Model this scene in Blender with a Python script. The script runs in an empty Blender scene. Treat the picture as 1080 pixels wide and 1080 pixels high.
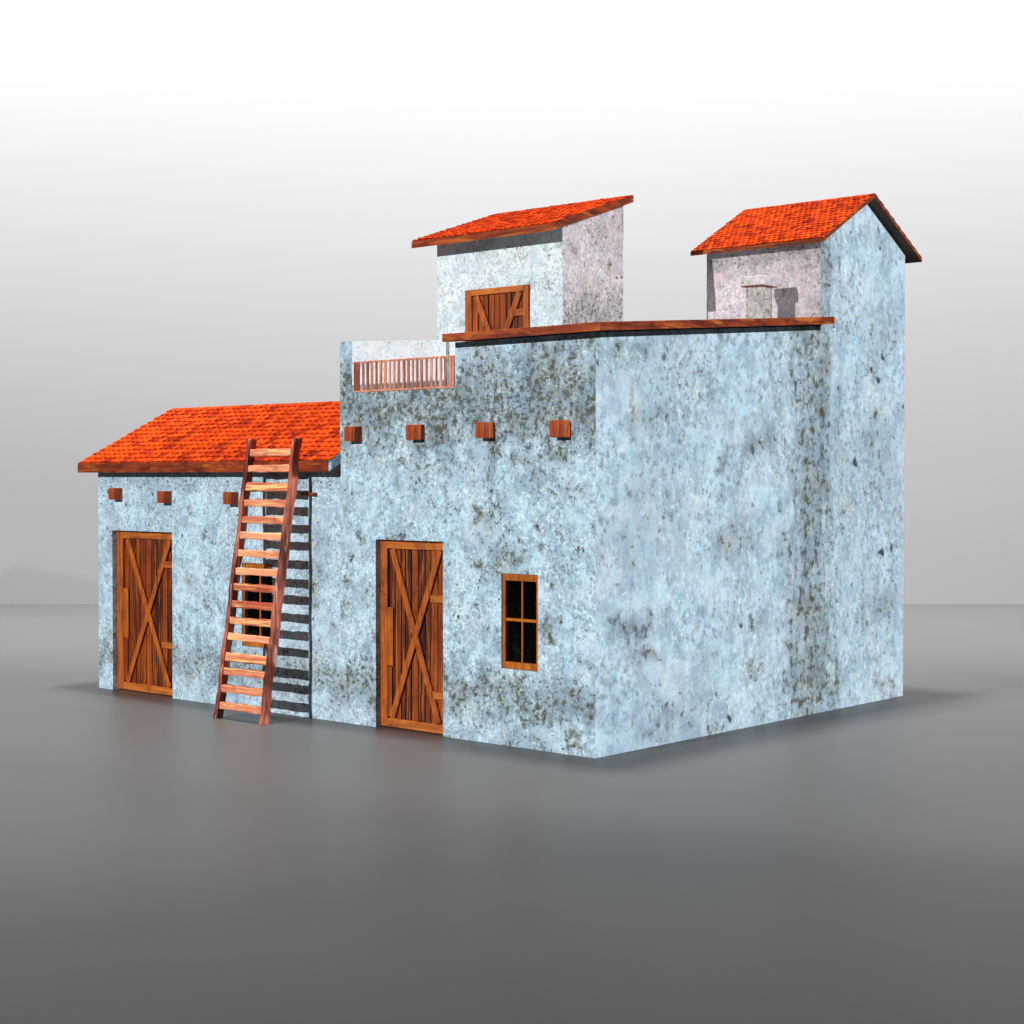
import bpy, bmesh, math, random
from mathutils import Vector, Matrix
random.seed(7)
S = bpy.context.scene
COL = S.collection

# ------------------------------------------------------------------ nodes
class NT:
    def __init__(s, mat):
        s.t = mat.node_tree; s.t.nodes.clear()
    def n(s, typ, ins=None, **kw):
        nd = s.t.nodes.new(typ)
        for k, v in kw.items(): setattr(nd, k, v)
        for k, v in (ins or {}).items():
            sock = nd.inputs[k]
            if hasattr(v, 'is_linked'): s.t.links.new(v, sock)
            else: sock.default_value = v
        return nd
    def math(s, op, a, b=0.0, c=None, clamp=False):
        i = {0: a, 1: b}
        if c is not None: i[2] = c
        return s.n('ShaderNodeMath', i, operation=op, use_clamp=clamp).outputs[0]
    def mix(s, f, a, b, mode='MIX'):
        nd = s.n('ShaderNodeMix', data_type='RGBA', blend_type=mode)
        for k, v in ((0, f), (6, a), (7, b)):
            if hasattr(v, 'is_linked'): s.t.links.new(v, nd.inputs[k])
            else: nd.inputs[k].default_value = (*v, 1) if isinstance(v, tuple) and len(v) == 3 else v
        return nd.outputs[2]
    def noise(s, vec, scale, detail=4, rough=.55, dist=0):
        return s.n('ShaderNodeTexNoise', {'Vector': vec, 'Scale': scale, 'Detail': detail, 'Roughness': rough, 'Distortion': dist}).outputs[0]
    def ramp(s, f, lo, hi):
        return s.n('ShaderNodeMapRange', {0: f, 1: lo, 2: hi, 3: 0.0, 4: 1.0}, interpolation_type='SMOOTHSTEP').outputs[0]
    def obj(s): return s.n('ShaderNodeTexCoord').outputs['Object']
    def mapping(s, vec, scale, loc=(0, 0, 0)):
        return s.n('ShaderNodeMapping', {'Vector': vec, 'Scale': scale, 'Location': loc}).outputs[0]
    def out(s, sh): s.n('ShaderNodeOutputMaterial', {'Surface': sh})
    def pbr(s, col, rough=.7, bump=None, bstr=.3, bdist=.01, spec=.3, metal=0):
        i = {'Base Color': (*col, 1) if isinstance(col, tuple) and len(col) == 3 else col, 'Roughness': rough, 'Specular IOR Level': spec, 'Metallic': metal}
        if bump is not None:
            i['Normal'] = s.n('ShaderNodeBump', {'Height': bump, 'Strength': bstr, 'Distance': bdist}).outputs[0]
        s.out(s.n('ShaderNodeBsdfPrincipled', i).outputs[0])

def newmat(name):
    m = bpy.data.materials.new(name); m.use_nodes = True
    return m, NT(m)

def plaster(name, light, mid, grey, scale=1.0, stains=(), grime=.5, pits=1.0, stretch=(1, 1, 1), seed=0., contrast=1.0, blur=1.0):
    """painted plaster: mottled paint, light flecks, olive specks that crowd together in grimy patches, pits.
    stains = (axis, centre, half width, strength)"""
    m, t = newmat(name)
    raw = t.obj()
    co = t.mapping(raw, tuple(scale * q for q in stretch), (seed, seed * .7, seed * .3))
    co2 = t.mapping(raw, tuple(scale * q for q in stretch), (seed + 31, seed * .5, seed + 7))
    big = t.noise(co, 1.5, 4, .62)
    med = t.noise(co, 6, 4, .65)
    fin = t.noise(co, 24, 4, .75)
    fleck = t.noise(co2, 27, 6, .8)
    w = .05 * blur
    # where the grime sits
    g = t.math('MULTIPLY', t.ramp(big, .50, .68), grime)
    blo = t.noise(t.mapping(raw, tuple(scale * q for q in stretch), (seed + 3, seed + 11, seed * .9)), 3.4, 6, .72)
    g = t.math('MAXIMUM', g, t.math('MULTIPLY', t.ramp(blo, .54, .66), min(1, grime * 1.5)))
    sep = t.n('ShaderNodeSeparateXYZ', {0: raw}).outputs
    wob = t.math('SUBTRACT', t.noise(t.mapping(raw, (1.6, 1.6, .7)), 1.9, 5, .65), .5)
    for ax, cen, hw, st, *more in stains:
        d = t.math('ABSOLUTE', t.math('SUBTRACT', t.math('ADD', sep[ax], t.math('MULTIPLY', wob, hw * 3.2)), cen))
        q_ = t.math('MULTIPLY', t.ramp(d, hw * 1.1, hw * .1), st)
        if more:                       # limited to a stretch along a second axis
            d2 = t.math('ABSOLUTE', t.math('SUBTRACT', t.math('ADD', sep[more[0]], t.math('MULTIPLY', wob, more[2] * 1.6)), more[1]))
            q_ = t.math('MULTIPLY', q_, t.ramp(d2, more[2], more[2] * .3))
        g = t.math('MAXIMUM', g, q_)
    # paint
    c = t.mix(t.ramp(med, .36, .60), mid, light)
    c = t.mix(t.math('MULTIPLY', t.ramp(t.noise(co2, 3.2, 4, .6), .48, .64), .55), c, tuple(q * f for q, f in zip(light, (1.22, 1.04, .98))))
    pa = t.ramp(t.noise(co, 2.7, 4, .65), .42, .60)
    pb = t.ramp(t.noise(co2, 2.2, 4, .65), .40, .60)
    c = t.mix(t.math('MULTIPLY', t.ramp(t.noise(co2, 9, 4, .6), .54, .40), .40), c, tuple(q * 1.5 for q in grey))
    c = t.mix(t.math('MULTIPLY', t.ramp(fin, .52, .36), t.math('ADD', .18, t.math('MULTIPLY', pa, .72 * contrast))), c, grey)
    c = t.mix(t.math('MULTIPLY', g, .62), c, t.mix(t.ramp(blo, .45, .60), tuple(q * f for q, f in zip(grey, (.95, .98, .95))), (.150, .150, .105)))
    c = t.mix(t.math('MULTIPLY', t.ramp(fleck, .50, .50 + w * 2), t.math('SUBTRACT', t.math('ADD', .25, t.math('MULTIPLY', pb, .72 * contrast)), t.math('MULTIPLY', g, .42))), c, tuple(min(.97, q * 1.30 + .06) for q in light))
    # olive specks
    sp = t.noise(co2, 19, 5, .72)
    thr = t.math('SUBTRACT', .612, t.math('MULTIPLY', g, .140))
    k = t.math('MULTIPLY', t.math('SUBTRACT', sp, thr), 1 / (w * 1.6), clamp=True)
    ocol = t.mix(t.ramp(t.noise(co, 8, 2), .4, .6), (.078, .070, .022), (.090, .094, .075))
    c = t.mix(t.math('MULTIPLY', k, .88), c, ocol)
    # pits
    wv = t.n('ShaderNodeVectorMath', {0: co, 1: t.n('ShaderNodeVectorMath', {0: t.n('ShaderNodeTexNoise', {'Vector': co, 'Scale': 14.0}).outputs['Color'], 'Scale': .07}, operation='SCALE').outputs[0]}, operation='ADD').outputs[0]
    vor = t.n('ShaderNodeTexVoronoi', {'Vector': wv, 'Scale': 8.0, 'Randomness': 1.0}, feature='F1')
    rad = t.n('ShaderNodeSeparateColor', {0: vor.outputs['Color']}).outputs
    pr = t.math('MULTIPLY', t.math('MULTIPLY', t.ramp(rad[0], .40, 1.0), .17 * pits), t.ramp(t.noise(co, 1.7, 3, .6), .44, .58))
    pit = t.ramp(t.math('SUBTRACT', vor.outputs['Distance'], pr), .04 * blur, -.04)
    c = t.mix(t.math('MULTIPLY', pit, .9), c, (.028, .032, .022))
    h = t.math('SUBTRACT', t.math('ADD', fin, t.math('MULTIPLY', med, .5)), t.math('ADD', pit, t.math('MULTIPLY', k, .4)))
    t.pbr(c, .88, h, .35, .012, .12)
    return m

def wood(name, dark, light, axis=2, gs=1.0, bright=None, rough=.6, streak=28, seed=0.0, tone=.6):
    """streaky timber, grain along the given axis; vertex colour 'tone' changes plank from plank"""
    m, t = newmat(name)
    sc = [streak * gs] * 3; sc[axis] = 1.6 * gs
    co = t.mapping(t.obj(), tuple(sc), (seed, seed, seed))
    g1 = t.noise(co, 1.0, 5, .7, .4)
    g2 = t.noise(t.obj(), 5 * gs, 3, .6)
    att = t.n('ShaderNodeVertexColor', layer_name='tone').outputs[0]
    tn = t.n('ShaderNodeSeparateColor', {0: att}).outputs[0]
    f = t.math('ADD', t.math('MULTIPLY', t.math('SUBTRACT', g1, .5), 3.0), t.math('ADD', .5, t.math('MULTIPLY', t.math('SUBTRACT', tn, .5), 2 * tone)), clamp=True)
    c = t.mix(f, dark, light)
    c = t.mix(t.math('MULTIPLY', t.ramp(g2, .50, .66), .4), c, tuple(q * .4 for q in dark))
    if bright: c = t.mix(t.math('MULTIPLY', t.ramp(t.noise(co, .8, 3, .6, 1.), .52, .66), .8), c, bright)
    t.pbr(c, rough, g1, .4, .006, .3)
    return m

BLUE = ((.53, .74, .89), (.32, .46, .58), (.15, .20, .25))
M = {}
M['front'] = plaster('plaster_front', *BLUE, stains=((2, 3.66, .85, .95), (2, .50, .40, .85)), grime=.70, seed=1)
M['wing'] = plaster('plaster_wing', *BLUE, stains=((2, .50, .40, .75), (2, 2.86, .22, .50)), grime=.62, seed=4)
M['side'] = plaster('plaster_side', (.57, .78, .93), (.38, .54, .69), (.19, .26, .33), scale=.44,
                    stains=((1, 4.20, .85, .90), (2, 1.30, .22, .95, 1, .62, .75), (2, 1.02, .18, .8, 1, .9, .55), (2, 3.45, .25, .7, 1, .9, .5), (2, .25, .25, .7, 1, 1.3, .9), (2, 2.2, .3, .6, 1, 2.6, .7), (2, 4.2, .18, .6, 1, .5, 1.2), (2, 3.3, .3, .7, 1, 3.1, .5), (2, 1.2, .4, .7, 1, 5.9, .5)), grime=.50, pits=2.0, seed=9, blur=1.3, contrast=.9)
M['room'] = plaster('plaster_room', (.70, .86, .93), (.55, .68, .75), (.27, .32, .35), grime=.35, scale=1.1, seed=13)
M['inner_lit'] = plaster('plaster_inner_lit', (.80, .90, .95), (.68, .78, .84), (.42, .47, .50), grime=.15, scale=1.1, seed=15, contrast=.7)  # inner parapet plaster lightened, light from the right put into its colour
M['pink'] = plaster('plaster_pink', (.61, .575, .63), (.44, .41, .45), (.23, .215, .225), grime=.75, stains=((2, 4.70, .60, .72),), seed=17)
M['pale'] = plaster('plaster_pale', (.69, .62, .67), (.52, .46, .50), (.28, .26, .275), grime=.5, scale=1.1, stains=((2, 5.62, .22, .62),), seed=21)
M['stone'] = plaster('chimney_stone', (.50, .50, .49), (.34, .34, .33), (.11, .11, .10), grime=.95, scale=.9, pits=1.6, seed=25)
M['cap'] = plaster('chimney_cap_plaster', (.64, .61, .65), (.47, .45, .49), (.26, .26, .27), grime=.5, scale=1.2, seed=27)
M['screed'] = plaster('terrace_screed', (.36, .37, .37), (.28, .29, .30), (.18, .18, .18), grime=.6, seed=29)
M['plank'] = wood('door_planks', (.028, .003, .001), (.27, .045, .003), 2, bright=(.48, .120, .010), streak=44, tone=.8)
M['stile'] = wood('door_frame_wood', (.18, .030, .003), (.56, .140, .014), 2, streak=30, tone=.5)
M['rail'] = wood('door_rail_wood', (.20, .038, .005), (.60, .175, .026), 0, streak=30, tone=.5)
M['beam'] = wood('beam_wood', (.10, .010, .002), (.50, .075, .010), 2, bright=(.54, .14, .03), streak=36)
M['fascia'] = wood('fascia_wood', (.075, .006, .0015), (.40, .060, .007), 0, bright=(.50, .12, .012), streak=15, gs=1.1)
M['fasciay'] = wood('edge_wood', (.075, .006, .0015), (.40, .060, .007), 1, bright=(.58, .17, .02), streak=15, gs=1.1, seed=3)
M['soffit_shade'] = wood('soffit_shaded_wood', (.03, .016, .010), (.09, .042, .020), 0, streak=10)  # roof undersides coloured dark, shade below the roofs put into the wood
M['ladder'] = wood('ladder_wood', (.075, .009, .005), (.46, .120, .070), 2, bright=(.66, .31, .24), streak=16)
M['rung'] = wood('rung_wood', (.45, .075, .035), (.88, .36, .19), 0, bright=(.95, .60, .22), streak=24, tone=.8)
M['rail_wood'] = wood('railing_wood', (.26, .050, .028), (.70, .27, .17), 2, bright=(.80, .50, .36), streak=26, tone=.8)
M['winframe'] = wood('window_wood', (.26, .060, .003), (.54, .165, .007), 2, streak=20, tone=.3)

def tile_mat():
    m, t = newmat('roof_tile')
    att = t.n('ShaderNodeVertexColor', layer_name='tone').outputs[0]
    tn = t.n('ShaderNodeSeparateColor', {0: att}).outputs[0]
    c = t.mix(tn, (.19, .006, .001), (.70, .064, .001))
    n = t.noise(t.obj(), 26, 4, .7)
    c = t.mix(t.math('MULTIPLY', t.ramp(n, .52, .68), .7), c, (.11, .006, .003))
    n2 = t.noise(t.mapping(t.obj(), (1, 1, 1), (5, 2, 0)), 38, 3, .7)
    c = t.mix(t.math('MULTIPLY', t.ramp(n2, .56, .72), .5), c, (.74, .16, .012))
    t.pbr(c, .8, n, .3, .006, .06)
    return m
M['tile'] = tile_mat()
m, t = newmat('window_glass'); t.pbr(t.mix(t.ramp(t.noise(t.obj(), 9, 4, .7), .5, .7), (.001, .0012, .001), (.006, .008, .004)), .10, None, spec=.10); M['glass'] = m
m, t = newmat('studio_floor')
n = t.noise(t.obj(), 1.3, 5, .6)
d = t.n('ShaderNodeBsdfDiffuse', {'Color': t.mix(n, (.071, .070, .069), (.080, .079, .078))}).outputs[0]
gl = t.n('ShaderNodeBsdfGlossy', {'Color': (.76, .75, .74, 1), 'Roughness': .36}).outputs[0]
fr = t.n('ShaderNodeFresnel', {'IOR': 1.11}).outputs[0]
t.out(t.n('ShaderNodeMixShader', {0: fr, 1: d, 2: gl}).outputs[0]); M['floor'] = m
m, t = newmat('backdrop_paper'); t.pbr((.17, .17, .17), .95, None, spec=.05); M['backdrop'] = m

# ------------------------------------------------------------------ mesh helpers
class MB:
    def __init__(s):
        s.bm = bmesh.new(); s.tl = s.bm.verts.layers.float_color.new('tone')
    def v(s, p, tone=.5):
        q = s.bm.verts.new(p); q[s.tl] = (tone, tone, tone, 1); return q
    def face(s, pts, mi=0, tone=.5):
        f = s.bm.faces.new([s.v(p, tone) for p in pts]); f.material_index = mi; return f
    def hexa(s, c, tone=.5, mis=None):
        """c: 8 corners, bottom ring of four then top ring of four"""
        q = [s.v(p, tone) for p in c]
        fs = [(3, 2, 1, 0), (4, 5, 6, 7), (0, 1, 5, 4), (1, 2, 6, 5), (2, 3, 7, 6), (3, 0, 4, 7)]
        for k, ix in enumerate(fs):
            f = s.bm.faces.new([q[i] for i in ix])
            if mis: f.material_index = mis[k]
        return q
    def box(s, x0, x1, y0, y1, z0, z1, tone=.5, mis=None):
        # face order: bottom, top, front(-y), right(+x), back(+y), left(-x)
        return s.hexa([(x0, y0, z0), (x1, y0, z0), (x1, y1, z0), (x0, y1, z0), (x0, y0, z1), (x1, y0, z1), (x1, y1, z1), (x0, y1, z1)], tone, mis)
    def prism(s, prof, x0, x1, mis=None, axis=0):
        """closed polygon prof of (y,z) swept from x0 to x1"""
        P = (lambda a, p: (a, p[0], p[1])) if axis == 0 else (lambda a, p: (p[0], a, p[1]))
        A = [s.v(P(x0, p)) for p in prof]; B = [s.v(P(x1, p)) for p in prof]
        n = len(prof)
        for i in range(n):
            f = s.bm.faces.new([A[i], A[(i + 1) % n], B[(i + 1) % n], B[i]])
            if mis: f.material_index = mis.get(i, 0)
        f = s.bm.faces.new(A[::-1]);  f.material_index = (mis or {}).get('a', 0)
        f = s.bm.faces.new(B); f.material_index = (mis or {}).get('b', 0)
    def build(s, name, mats, parent=None, bevel=0, smooth=False, fix=True):
        if fix: bmesh.ops.recalc_face_normals(s.bm, faces=s.bm.faces)
        me = bpy.data.meshes.new(name); s.bm.to_mesh(me); s.bm.free()
        for q in (mats if isinstance(mats, (list, tuple)) else [mats]): me.materials.append(q)
        if smooth:
            for p in me.polygons: p.use_smooth = True
        o = bpy.data.objects.new(name, me); COL.objects.link(o)
        if parent: o.parent = parent
        if bevel:
            b = o.modifiers.new('edge', 'BEVEL'); b.width = bevel; b.segments = 2; b.limit_method = 'ANGLE'
        return o

def bar(mb, p, q, w, d, nrm, tone=.5):
    """rectangular bar from p to q; w wide across, d deep along nrm"""
    p, q, nrm = Vector(p), Vector(q), Vector(nrm).normalized()
    ax = (q - p).normalized(); sd = ax.cross(nrm).normalized() * w / 2; dp = nrm * d
    mb.hexa([p - sd, p + sd, p + sd + dp, p - sd + dp, q - sd, q + sd, q + sd + dp, q - sd + dp], tone)

# ------------------------------------------------------------------ the house
house = bpy.data.objects.new('house', None); COL.objects.link(house)
house['label'] = 'pale blue plastered house with orange tiled roofs, plank doors and two small rooftop rooms'
house['category'] = 'house'

XW, XM, YT, YR = -8.637, -3.81, 4.38, 6.49      # wing left end, wing/main seam, tower front, rear
WZ = lambda y: 4.345 + .0833 * y                # underside of the flat roof

def facade(mb, x0, x1, z0, z1, holes, y=0.0, depth=.16):
    """wall face in the plane y with rectangular openings and their jambs"""
    xs = sorted({x0, x1, *[h[0] for h in holes], *[h[1] for h in holes]})
    zs = sorted({z0, z1, *[h[2] for h in holes], *[h[3] for h in holes]})
    for a, b in zip(xs, xs[1:]):
        for c, d in zip(zs, zs[1:]):
            if any(h[0] <= a and b <= h[1] and h[2] <= c and d <= h[3] for h in holes): continue
            mb.face([(a, y, c), (b, y, c), (b, y, d), (a, y, d)])
    for a, b, c, d in holes:
        e = y + depth
        mb.face([(a, y, c), (a, e, c), (a, e, d), (a, y, d)]); mb.face([(b, y, c), (b, y, d), (b, e, d), (b, e, c)])
        mb.face([(a, y, d), (a, e, d), (b, e, d), (b, y, d)])
        if c > z0 + .01: mb.face([(a, y, c), (b, y, c), (b, e, c), (a, e, c)])
        mb.face([(a, e, c), (b, e, c), (b, e, d), (a, e, d)])

D1 = (-3.217, -2.150, 0.0, 2.16); D2 = (-8.318, -7.008, 0.0, 2.155)
W1 = (-1.288, -.772, .825, 1.846); W2 = (-5.605, -5.022, .775, 1.812)

# wing: ridge at y=1.39, slope .5
RT = lambda y: 3.058 + .5 * (y + .19) if y <= 1.39 else 3.058 + .5 * 1.58 - .5 * (y - 1.39)
mb = MB()
top = RT(0) - .12
facade(mb, XW, XM, 0, top, [D2, W2])
mb.prism([(.17, 0), (2.78, 0), (2.78, RT(2.78) - .12), (1.39, RT(1.39) - .12), (.17, RT(.17) - .12)], XW + .001, XM)
mb.face([(XW, 0, 0), (XW, .17, 0), (XW, .17, RT(.17) - .12), (XW, 0, top)])
mb.build('wing_wall', M['wing'], house, fix=False)

# main block: front wall with terrace parapet, right side wall (one face with the tower gable), rest
mb = MB()
facade(mb, XM, 0, 0, 3.5, [D1, W1])
mb.face([(XM, 0, 3.5), (-1.964, 0, 3.5), (-1.964, 0, 3.85), (XM, 0, 3.85)])
mb.face([(-1.964, 0, 3.5), (0, 0, 3.5), (0, 0, WZ(0)), (-1.964, 0, WZ(0))])
mb.face([(XM, 0, 0), (XM, 0, 3.5), (XM, .17, 3.5), (XM, .17, 0)])
mb.build('main_front_wall', M['front'], house, fix=False)
mb = MB()     # side wall: a thick gabled slab from the corner to the rear, tower gable included
ye, ze = YT, 5.80
G = [(0.0, 0), (YR, 0), (YR, 5.80), (5.435, 6.380), (YT, 5.80), (YT, WZ(YT)), (0.0, WZ(0))]
mb.face([(0, *p) for p in G])
mb.face([(-.17, .17 if p[0] == 0 else p[0], p[1]) for p in G][::-1])
mb.build('side_wall', M['side'], house, fix=False)
mb = MB()     # left side, rear and terrace floor
mb.prism([(.17, 0), (4.36, 0), (4.36, 3.498), (.17, 3.498)], XM + .001, -.175)
mb.build('main_rear_wall', [M['front']], house)
mb = MB(); mb.box(XM + .205, -1.970, .155, 1.633, 3.499, 3.520); mb.build('terrace_floor', M['screed'], house)
mb = MB(); mb.box(XM + .002, -1.970, 2.80, 4.358, 3.499, 3.520); mb.build('rear_flat_roof', M['screed'], house)
mb = MB()     # covered block under the flat roof, right of the terrace
mb.prism([(.004, 3.502), (4.36, 3.502), (4.36, WZ(4.36)), (.004, WZ(.004))], -1.962, -.178)
mb.build('covered_block_wall', M['front'], house)
mb = MB()     # parapet to the left of the terrace and the low one in front
mb.prism([(.002, 3.502), (1.633, 3.502), (1.633, 4.568), (.002, 4.447)], XM + .001, -3.605)
mb.face([(XM, 0, 3.85), (-3.604, 0, 3.85), (-3.604, 0, 4.447), (XM, 0, 4.447)], 1)
mb.box(-3.604, -1.966, .003, .15, 3.502, 3.849)
mb.build('terrace_parapet', [M['inner_lit'], M['front']], house, fix=True)

# upper room behind the terrace
PT = lambda y: 5.765 + .3291 * (y - 1.29)
ux0, ux1, uy0, uy1 = XM, -1.793, 1.635, 2.79
mb = MB()
mb.face([(ux0, uy0, 3.503), (ux1, uy0, 3.503), (ux1, uy0, PT(uy0) - .1), (ux0, uy0, PT(uy0) - .1)], 0)
mb.face([(ux1, uy0, 3.503), (ux1, uy1, 3.503), (ux1, uy1, PT(uy1) - .1), (ux1, uy0, PT(uy0) - .1)], 1)
mb.face([(ux1, uy1, 3.503), (ux0, uy1, 3.503), (ux0, uy1, PT(uy1) - .1), (ux1, uy1, PT(uy1) - .1)], 0)
mb.face([(ux0, uy1, 3.503), (ux0, uy0, 3.503), (ux0, uy0, PT(uy0) - .1), (ux0, uy1, PT(uy1) - .1)], 0)
o = mb.build('upper_room_wall', [M['room'], M['pink']], house, fix=False)
o['label'] = 'upper room walls, blue white in front and pinkish on the right side'

# tower room
tx0 = -1.67
mb = MB()
mb.face([(tx0, YT, 3.5), (-.001, YT, 3.5), (-.001, YT, 5.80), (tx0, YT, 5.80)], 0)
mb.face([(tx0, YR, 0), (tx0, YR, 5.80), (0, YR, 5.80), (0, YR, 0)], 1)
mb.face([(tx0, 4.36, 0), (tx0, YT, 5.80), (tx0, 5.435, 6.38), (tx0, YR, 5.80), (tx0, YR, 0)], 1)
o = mb.build('tower_wall', [M['pale'], M['front']], house, fix=False)
o['label'] = 'tower front wall of pale pinkish plaster'

# ---- roofs
def tiles(name, O, u, v, W, L, tw, th, parent, lip=.020):
    O, u, v = Vector(O), Vector(u).normalized(), Vector(v).normalized(); n = u.cross(v).normalized()
    if n.z < 0: n = -n
    rows = int(round(L / th)); th = L / rows
    mb = MB()
    for r in range(rows):
        off = (r % 2) * tw / 2
        c = -off
        while c < W:
            a, b = max(0, c + .003), min(W, c + tw - .003)
            c += tw
            if b - a < .02: continue
            tone = min(1, max(0, random.gauss(.64, .28)))
            if random.random() < .10: tone *= .35
            k = 4; dz = random.uniform(-.004, .004); dv = random.uniform(-.008, .008)
            v0, v1 = r * th + dv, min(L, (r + 1.12) * th)
            if r == 0: v0 = max(0, v0)
            lo, hi, ft = [], [], []
            for i in range(k + 1):
                q = i / k; arc = math.sin(math.pi * q)
                x = a + (b - a) * q
                sc = -.010 * arc                       # rounded lower edge
                lo.append(mb.v(O + u * x + v * (v0 + sc + .008) + n * (lip * (.55 + .75 * arc) + dz), tone))
                hi.append(mb.v(O + u * x + v * v1 + n * (.003 + .2 * lip * arc), tone))
                ft.append(mb.v(O + u * x + v * (v0 + sc + .008) - n * .002, 0))
            for i in range(k):
                mb.bm.faces.new([lo[i], lo[i + 1], hi[i + 1], hi[i]]); mb.bm.faces.new([ft[i], ft[i + 1], lo[i + 1], lo[i]])
            mb.bm.faces.new([ft[0], lo[0], hi[0]]); mb.bm.faces.new([lo[-1], ft[-1], hi[-1]])
    return mb.build(name, M['tile'], parent)

def ftop(O, y): return y
# wing roof
wx0, wx1 = -8.81, -3.80
mb = MB()
prof = [(-.19, RT(-.19) - .12), (-.19, RT(-.19)), (1.39, RT(1.39)), (2.97, RT(2.97)), (2.97, RT(2.97) - .12), (1.39, RT(1.39) - .12)]
mb.prism(prof, wx0, wx1, mis={0: 1, 1: 0, 2: 0, 3: 1, 4: 2, 5: 2, 'a': 1, 'b': 0})
wr = mb.build('wing_roof', [M['wing'], M['fascia'], M['soffit_shade']], house)
s5 = math.hypot(1.58, .79)
tiles('roof_tiles', (wx0, -.192, RT(-.19) + .002), (1, 0, 0), (0, 1.58, .79), wx1 - wx0, s5, .115, .122, wr)
tiles('roof_tiles', (wx0, 2.972, RT(2.97) + .002), (1, 0, 0), (0, -1.58, .79), wx1 - wx0, s5, .115, .122, wr)
mb = MB(); mb.box(wx0 - .004, wx1 - .012, -.206, -.1905, RT(-.19) - .125, RT(-.19) + .004); mb.build('fascia', M['fascia'], wr, bevel=.004)

# flat roof over the main block
FX0, FX1, FY0, FY1 = -1.97, .20, -.20, 4.372
FZ = lambda y: 4.425 + .0833 * (y + .20)
mb = MB()
mb.hexa([(FX0 + .02, FY0 + .02, FZ(FY0) - .083), (FX1 - .02, FY0 + .02, FZ(FY0) - .083), (FX1 - .02, FY1, FZ(FY1) - .083), (FX0 + .02, FY1, FZ(FY1) - .083),
         (FX0 + .02, FY0 + .02, FZ(FY0) - .004), (FX1 - .02, FY0 + .02, FZ(FY0) - .004), (FX1 - .02, FY1, FZ(FY1) - .004), (FX0 + .02, FY1, FZ(FY1) - .004)], mis=[1, 0, 0, 0, 0, 0])
fr_ = mb.build('flat_roof', [M['screed'], M['soffit_shade']], house)
mb = MB(); mb.box(FX0, FX1, FY0, FY0 + .0195, FZ(FY0) - .088, FZ(FY0)); mb.build('edge_board', M['fascia'], fr_, bevel=.004)
for xa, xb in ((FX1 - .0195, FX1), (FX0, FX0 + .0195)):
    mb = MB(); y0 = FY0 + .020
    mb.hexa([(xa, y0, FZ(y0) - .088), (xb, y0, FZ(y0) - .088), (xb, FY1, FZ(FY1) - .088), (xa, FY1, FZ(FY1) - .088), (xa, y0, FZ(y0)), (xb, y0, FZ(y0)), (xb, FY1, FZ(FY1)), (xa, FY1, FZ(FY1))])
    mb.build('edge_board', M['fasciay'], fr_, bevel=.004)

# upper room roof (single slope)
px0, px1, py0, py1 = -3.91, -1.70, 1.29, 2.87
mb = MB()
mb.prism([(py0, PT(py0) - .085), (py0, PT(py0)), (py1, PT(py1)), (py1, PT(py1) - .085)], px0, px1, mis={0: 0, 1: 0, 2: 0, 3: 1, 'a': 0, 'b': 2})
ur = mb.build('upper_room_roof', [M['fascia'], M['soffit_shade'], M['fasciay']], house, bevel=0)
tiles('roof_tiles', (px0, py0 - .004, PT(py0) + .001), (1, 0, 0), (0, 1, .3291), px1 - px0, (py1 - py0) * math.hypot(1, .3291), .10, .105, ur, lip=.016)

# tower roof (gable)
gx0, gx1, gy0, gy1, gr = -1.79, .145, 4.19, 6.68, 5.435
GT = lambda y: 6.425 - .55 * abs(y - gr)
mb = MB()
mb.prism([(gy0, GT(gy0) - .05), (gy0, GT(gy0)), (gr, GT(gr)), (gy1, GT(gy1)), (gy1, GT(gy1) - .05), (gr, GT(gr) - .05)], gx0, gx1, mis={0: 0, 1: 0, 2: 0, 3: 0, 4: 1, 5: 1, 'a': 0, 'b': 2})
tr = mb.build('tower_roof', [M['fascia'], M['soffit_shade'], M['fasciay']], house)
gl_ = (gr - gy0) * math.hypot(1, .55)
tiles('roof_tiles', (gx0, gy0 - .003, GT(gy0) + .001), (1, 0, 0), (0, 1, .55), gx1 - gx0, gl_, .075, .085, tr, lip=.013)
tiles('roof_tiles', (gx0, gy1 + .003, GT(gy1) + .001), (1, 0, 0), (0, -1, .55), gx1 - gx0, gl_, .075, .085, tr, lip=.013)

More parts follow.
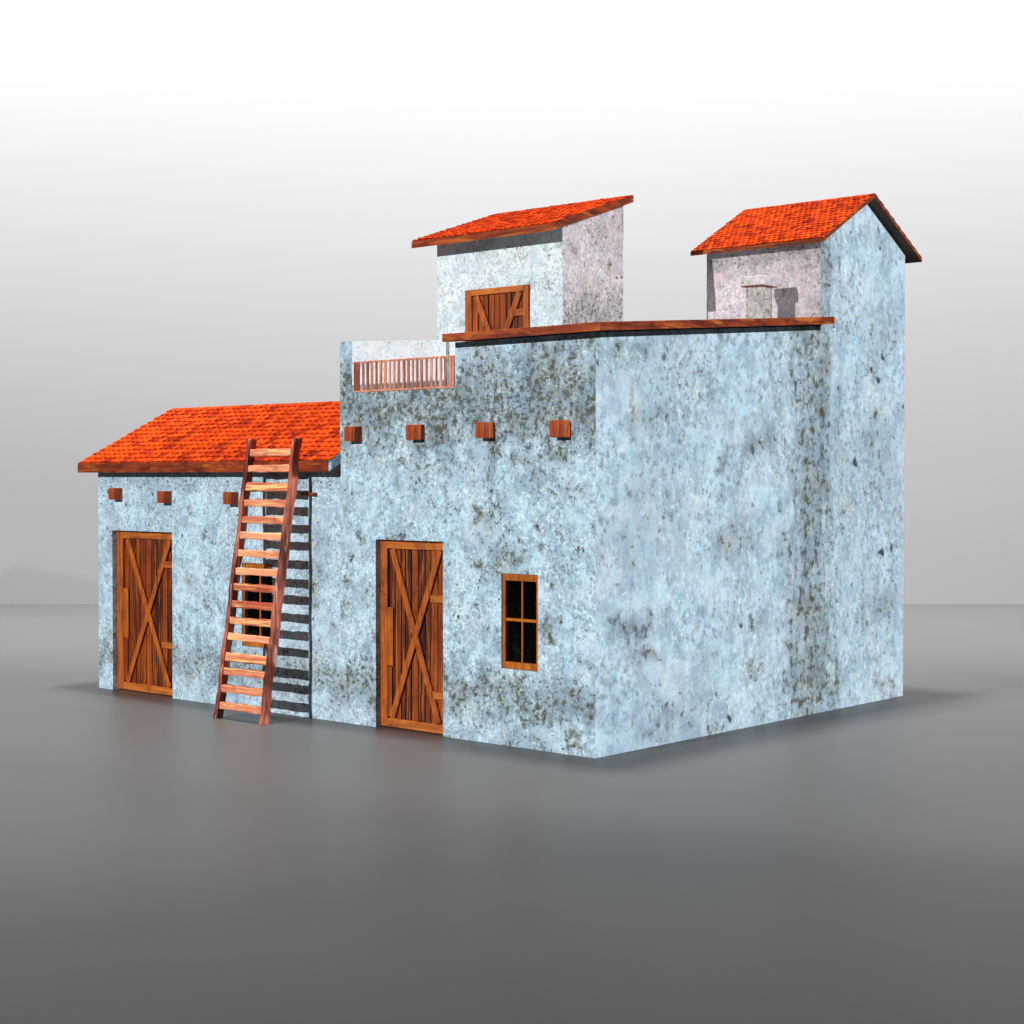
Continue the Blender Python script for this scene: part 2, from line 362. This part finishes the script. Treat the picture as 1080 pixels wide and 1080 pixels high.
# ---- doors
def door(x0, x1, z0, z1, y, rails, mirror=False):
    w, h = x1 - x0, z1 - z0
    X = lambda f: x0 + f * w
    Z = lambda f: z0 + f * h
    g = .004
    mb = MB(); n = 11; a = x0 + g
    cuts = [x0 + g + (w - 2 * g) * (i + (random.uniform(-.18, .18) if 0 < i < n else 0)) / n for i in range(n + 1)]
    for i in range(n):
        mb.box(cuts[i] + .007, cuts[i + 1] - .007, y + .030 + random.uniform(0, .008), y + .050, z0 + .012, z1 - g, random.choice([.2, .35, .5, .65, .8]))
    mb.box(x0 + g, x1 - g, y + .0515, y + .060, z0 + .012, z1 - g, 0)
    d = mb.build('door', M['plank'], house, bevel=.003)
    def piece(name, a, b, c, e, mat, f=0.0, tone=.5):
        q = MB(); q.box(a, b, y + f, y + .029, c, e, tone); return q.build(name, M[mat], d, bevel=.005)
    st = .105
    piece('stile', x0 + g, X(st), z0 + .012, z1 - g, 'stile', tone=.55)
    piece('stile', X(.938), x1 - g, z0 + .012, z1 - g, 'stile', tone=.5)
    piece('spacer', X(st) + .001, X(.185), Z(.33), Z(.64), 'stile', .004, .65)
    piece('spacer', X(st) + .001, X(.165), Z(.06), Z(.325), 'stile', .010, .1)
    piece('top_rail', X(st) + .001, X(.937), Z(.952), z1 - g, 'rail', .001, .6)
    piece('bottom_rail', X(st) + .001, X(.937), z0 + .012, Z(.052), 'rail', .001, .7)
    for fa in rails:
        piece('short_rail', X(.74), X(.937), Z(fa) - .042, Z(fa) + .042, 'rail', .006, .45)
    for k, (p, q) in enumerate((((.17, .95), (.86, .055)), ((.88, .95), (.17, .055)))):
        mb = MB(); bar(mb, (X(p[0]), y + .026 - .001 * k, Z(p[1])), (X(q[0]), y + .026 - .001 * k, Z(q[1])), .082, -.020 - .004 * k, (0, 1, 0), .55)
        mb.build('brace', M['stile'], d, bevel=.005)
    return d
door(*D1, .072, (.70, .20))
door(*D2, .072, (.80, .31))
ud = door(-3.285, -2.287, 3.524, 5.146, 1.573, (.80, .30))
ud['label'] = 'upper room plank door, its lower half hidden behind the flat roof edge'

# ---- windows
def window(x0, x1, z0, z1, y, st=.095):
    w, h = x1 - x0, z1 - z0
    mb = MB(); e = .003
    mb.box(x0 + e, x0 + st * w, y, y + .05, z0 + e, z1 - e, .5)
    mb.box(x1 - .065 * w, x1 - e, y, y + .05, z0 + e, z1 - e, .3)
    mb.box(x0 + (st + .001) * w, x1 - .066 * w, y + .001, y + .05, z1 - .075 * h, z1 - e, .2)  # top bar toned darker, shade of the recess put into its colour
    mb.box(x0 + (st + .001) * w, x1 - .066 * w, y - .001, y + .05, z0 + e, z0 + .075 * h, .7)
    f = mb.build('window', M['winframe'], house, bevel=.003)
    mb = MB()
    mb.box(x0 + (st + .002) * w, x1 - .067 * w, y + .008, y + .04, z0 + .502 * h, z0 + .532 * h, .8)
    mb.box(x0 + .515 * w, x0 + .550 * w, y + .012, y + .038, z0 + .533 * h, z1 - .076 * h, .6)
    mb.box(x0 + .515 * w, x0 + .550 * w, y + .012, y + .038, z0 + .076 * h, z0 + .501 * h, .6)
    mb.build('muntin', M['winframe'], f, bevel=.002)
    mb = MB(); mb.box(x0 + .05 * w, x1 - .03 * w, y + .052, y + .058, z0 + .03 * h, z1 - .03 * h)
    mb.build('pane', M['glass'], f)
window(*W1, .012)
window(*W2, .020, .055)

# ---- projecting beam ends
mb = MB(); mb.box(-.085, .085, -.115, .05, 0, .16)
b0 = mb.build('beam_end', M['beam'], house, bevel=.006)
spots = [(-3.530, 3.286, 1.06), (-2.522, 3.288, 1.06), (-1.468, 3.290, 1.06), (-.427, 3.283, 1.1),
         (-8.160, 2.571, .97), (-7.090, 2.536, .97), (-5.745, 2.532, .97)]
for i, (x, z, sc) in enumerate(spots):
    o = b0
    if i: o = b0.copy(); COL.objects.link(o); o.parent = house
    o.location = (x, 0, z); o.scale = (sc, 1, sc)

mb = MB(); mb.box(-4.44, -4.205, -.06, .02, 2.655, 2.690, .3); mb.build('peg', M['beam'], house, bevel=.006)

# ---- terrace railing
mb = MB(); rx0, rx1 = -3.565, -1.968
mb.box(rx0, rx1, -.018, .004, 4.184, 4.206, .6); mb.box(rx0, rx1, -.018, .004, 3.852, 3.872, .8)
rl = mb.build('railing', M['rail_wood'], house, bevel=.003)
x = rx0; k = 0
while x < rx1 - .03:
    w = .10 if k == 0 else random.uniform(.026, .042)
    mb = MB(); mb.box(x, min(x + w, rx1), -.016 + random.uniform(-.003, .003), -.004, 3.8725, 4.1835, random.uniform(.15, .9))
    mb.build('baluster', M['rail_wood'], rl, bevel=.003)
    x += w + random.uniform(.030, .044); k += 1
mb = MB(); mb.box(rx1 - .04, rx1, -.016, .003, 3.8725, 4.1835, .6); mb.build('baluster', M['rail_wood'], rl, bevel=.003)

# ---- chimney on the flat roof
mb = MB(); mb.box(-.645, -.414, 3.72, 3.951, 4.60, 5.175)
ch = mb.build('chimney', M['stone'], house, bevel=.006)
mb = MB(); mb.box(-.688, -.371, 3.677, 3.994, 5.176, 5.290); mb.build('chimney_cap', M['cap'], ch, bevel=.008)
mb = MB(); mb.box(-.680, -.379, 3.670, 3.999, 5.166, 5.1755); mb.build('cap_slate', M['fascia'], ch)

# ------------------------------------------------------------------ ladder
ladder = bpy.data.objects.new('ladder', None); COL.objects.link(ladder)
ladder.location = (-4.745, -.73, 0)
ladder['label'] = 'tall reddish wooden ladder leaning on the eave of the low tiled wing roof'
ladder['category'] = 'ladder'
K = .159
def side_rail(x):
    mb = MB(); n = 26; rings = []
    rnd = random.Random(int(x * 100))
    for i in range(n + 1):
        z = 3.335 * i / n
        ox = .010 * math.sin(i * .9 + x * 3) * rnd.uniform(.3, 1); oy = rnd.uniform(-.007, .007); w = .028 + rnd.uniform(-.004, .004)
        d = .055 + rnd.uniform(-.005, .005)
        y = K * z
        t_ = .5 + .3 * math.sin(i * .55 + x * 5)
        rings.append([mb.v(p, t_) for p in ((x - w + ox, y - d + oy, z), (x + w + ox, y - d + oy, z), (x + w + ox, y + d + oy, z), (x - w + ox, y + d + oy, z))])
    for a, b in zip(rings, rings[1:]):
        for i in range(4): mb.bm.faces.new([a[i], a[(i + 1) % 4], b[(i + 1) % 4], b[i]])
    mb.bm.faces.new(rings[0][::-1]); mb.bm.faces.new(rings[-1])
    return mb.build('side_rail', M['ladder'], ladder, bevel=.007)
side_rail(-.415); side_rail(.415)
RZ = [3.165, 2.973, 2.75, 2.562, 2.363, 2.171, 1.958, 1.745, 1.559, 1.354, 1.157, .965, .724, .558, .356, .154]
for i, z in enumerate(RZ):
    mb = MB(); r0 = []
    rnd = random.Random(i + 3)
    flat = i in (2, 12)
    tilt = -.25 if flat else rnd.uniform(-.15, .15)
    n = 8
    for k in range(n + 1):
        x = -.384 + .768 * k / n
        h = (.052 if flat else .043) + rnd.uniform(-.004, .004); d = .040 + rnd.uniform(-.003, .003); oz = rnd.uniform(-.004, .004)
        c, s_ = math.cos(tilt), math.sin(tilt)
        tn = {0: .55, 1: .75, 5: .8, 6: .8, 7: .95, 8: .3, 9: .25, 10: .4, 11: .75, 2: .3}.get(i, .5)
        r0.append([mb.v((x, K * z + py * c - pz * s_, z + oz + py * s_ + pz * c), tn) for py, pz in ((-d, -h), (d, -h), (d, h), (-d, h))])
    for a, b in zip(r0, r0[1:]):
        for q in range(4): mb.bm.faces.new([a[q], a[(q + 1) % 4], b[(q + 1) % 4], b[q]])
    mb.bm.faces.new(r0[0]); mb.bm.faces.new(r0[-1][::-1])
    mb.build('rung', M['rung'], ladder, bevel=.012)

# ------------------------------------------------------------------ floor and backdrop
CAM = Vector((10.55, -13.285, 2.876))
g = Vector((-.660, .751, 0)).normalized(); rt = Vector((g.y, -g.x, 0))
base = Vector((CAM.x, CAM.y, 0))
SF = 37.6; HW = 46
P = lambda s_, l, z=0: tuple(base + g * s_ + rt * l + Vector((0, 0, z)))
mb = MB(); mb.face([P(-30, -HW), P(-30, HW), P(SF + .1, HW), P(SF + .1, -HW)])
o = mb.build('floor', M['floor'], fix=False); o['kind'] = 'structure'
o['label'] = 'smooth grey studio floor'; o['category'] = 'floor'
mb = MB(); q = .3
mb.hexa([P(SF, -HW, -.5), P(SF, HW, -.5), P(SF + q, HW, -.5), P(SF + q, -HW, -.5), P(SF, -HW, 30), P(SF, HW, 30), P(SF + q, HW, 30), P(SF + q, -HW, 30)])
o = mb.build('backdrop', M['backdrop'])
o['kind'] = 'structure'; o['label'] = 'pale studio backdrop behind the house'; o['category'] = 'backdrop'

# ------------------------------------------------------------------ lamps
def spot(name, loc, target, energy, size_deg, radius, col, blend=.35):
    l = bpy.data.lights.new(name, 'SPOT'); l.energy = energy; l.spot_size = math.radians(size_deg); l.spot_blend = blend
    l.shadow_soft_size = radius; l.color = col
    o = bpy.data.objects.new(name, l); COL.objects.link(o); o.location = loc
    o.rotation_euler = (Vector(target) - Vector(loc)).to_track_quat('-Z', 'Y').to_euler(); return o
spot('key_lamp', (-4, -40, 15.0), (-4.1, 0, 1.7), 3.65 * 4 * math.pi * 1640, 22, .10, (1, .98, .96), .75)
spot('side_lamp', (42, 1.0, 18.0), (0, 2.6, 2.2), 3.15 * 4 * math.pi * 1950, 17.0, .25, (1, .98, .96), .45)
def area(name, loc, target, energy, sx, sy, col=(1, 1, 1)):
    l = bpy.data.lights.new(name, 'AREA'); l.shape = 'RECTANGLE'; l.size = sx; l.size_y = sy; l.energy = energy; l.color = col
    o = bpy.data.objects.new(name, l); COL.objects.link(o); o.location = loc
    o.rotation_euler = (Vector(target) - Vector(loc)).to_track_quat('-Z', 'Y').to_euler(); return o
spot('top_lamp', (-4, 3, 42), (-4, 3.001, 0), 88000, 62, 2.6, (1, 1, 1), .9)
c = Vector(P(SF - 15.5, 0, 17.3)); o = area('backdrop_lamp', c, P(SF, 0, 17.3), 55500, 80, 1.0)

W = bpy.data.worlds.new('World'); S.world = W; W.use_nodes = True
bg = W.node_tree.nodes['Background']; bg.inputs[0].default_value = (.35, .58, 1.0, 1); bg.inputs[1].default_value = .034

# ------------------------------------------------------------------ camera
cd = bpy.data.cameras.new('camera'); cd.sensor_width = 36; cd.lens = 58.495; cd.clip_end = 400
co = bpy.data.objects.new('camera', cd); COL.objects.link(co); co.location = CAM
co.rotation_euler = (math.radians(90 - 1.211), 0, math.radians(41.333)); S.camera = co
vs = S.view_settings; vs.view_transform = 'Standard'; vs.look = 'None'; vs.exposure = 0; vs.gamma = 1; vs.use_curve_mapping = False
S.render.resolution_x = S.render.resolution_y = 1024
S.cycles.use_denoising = True
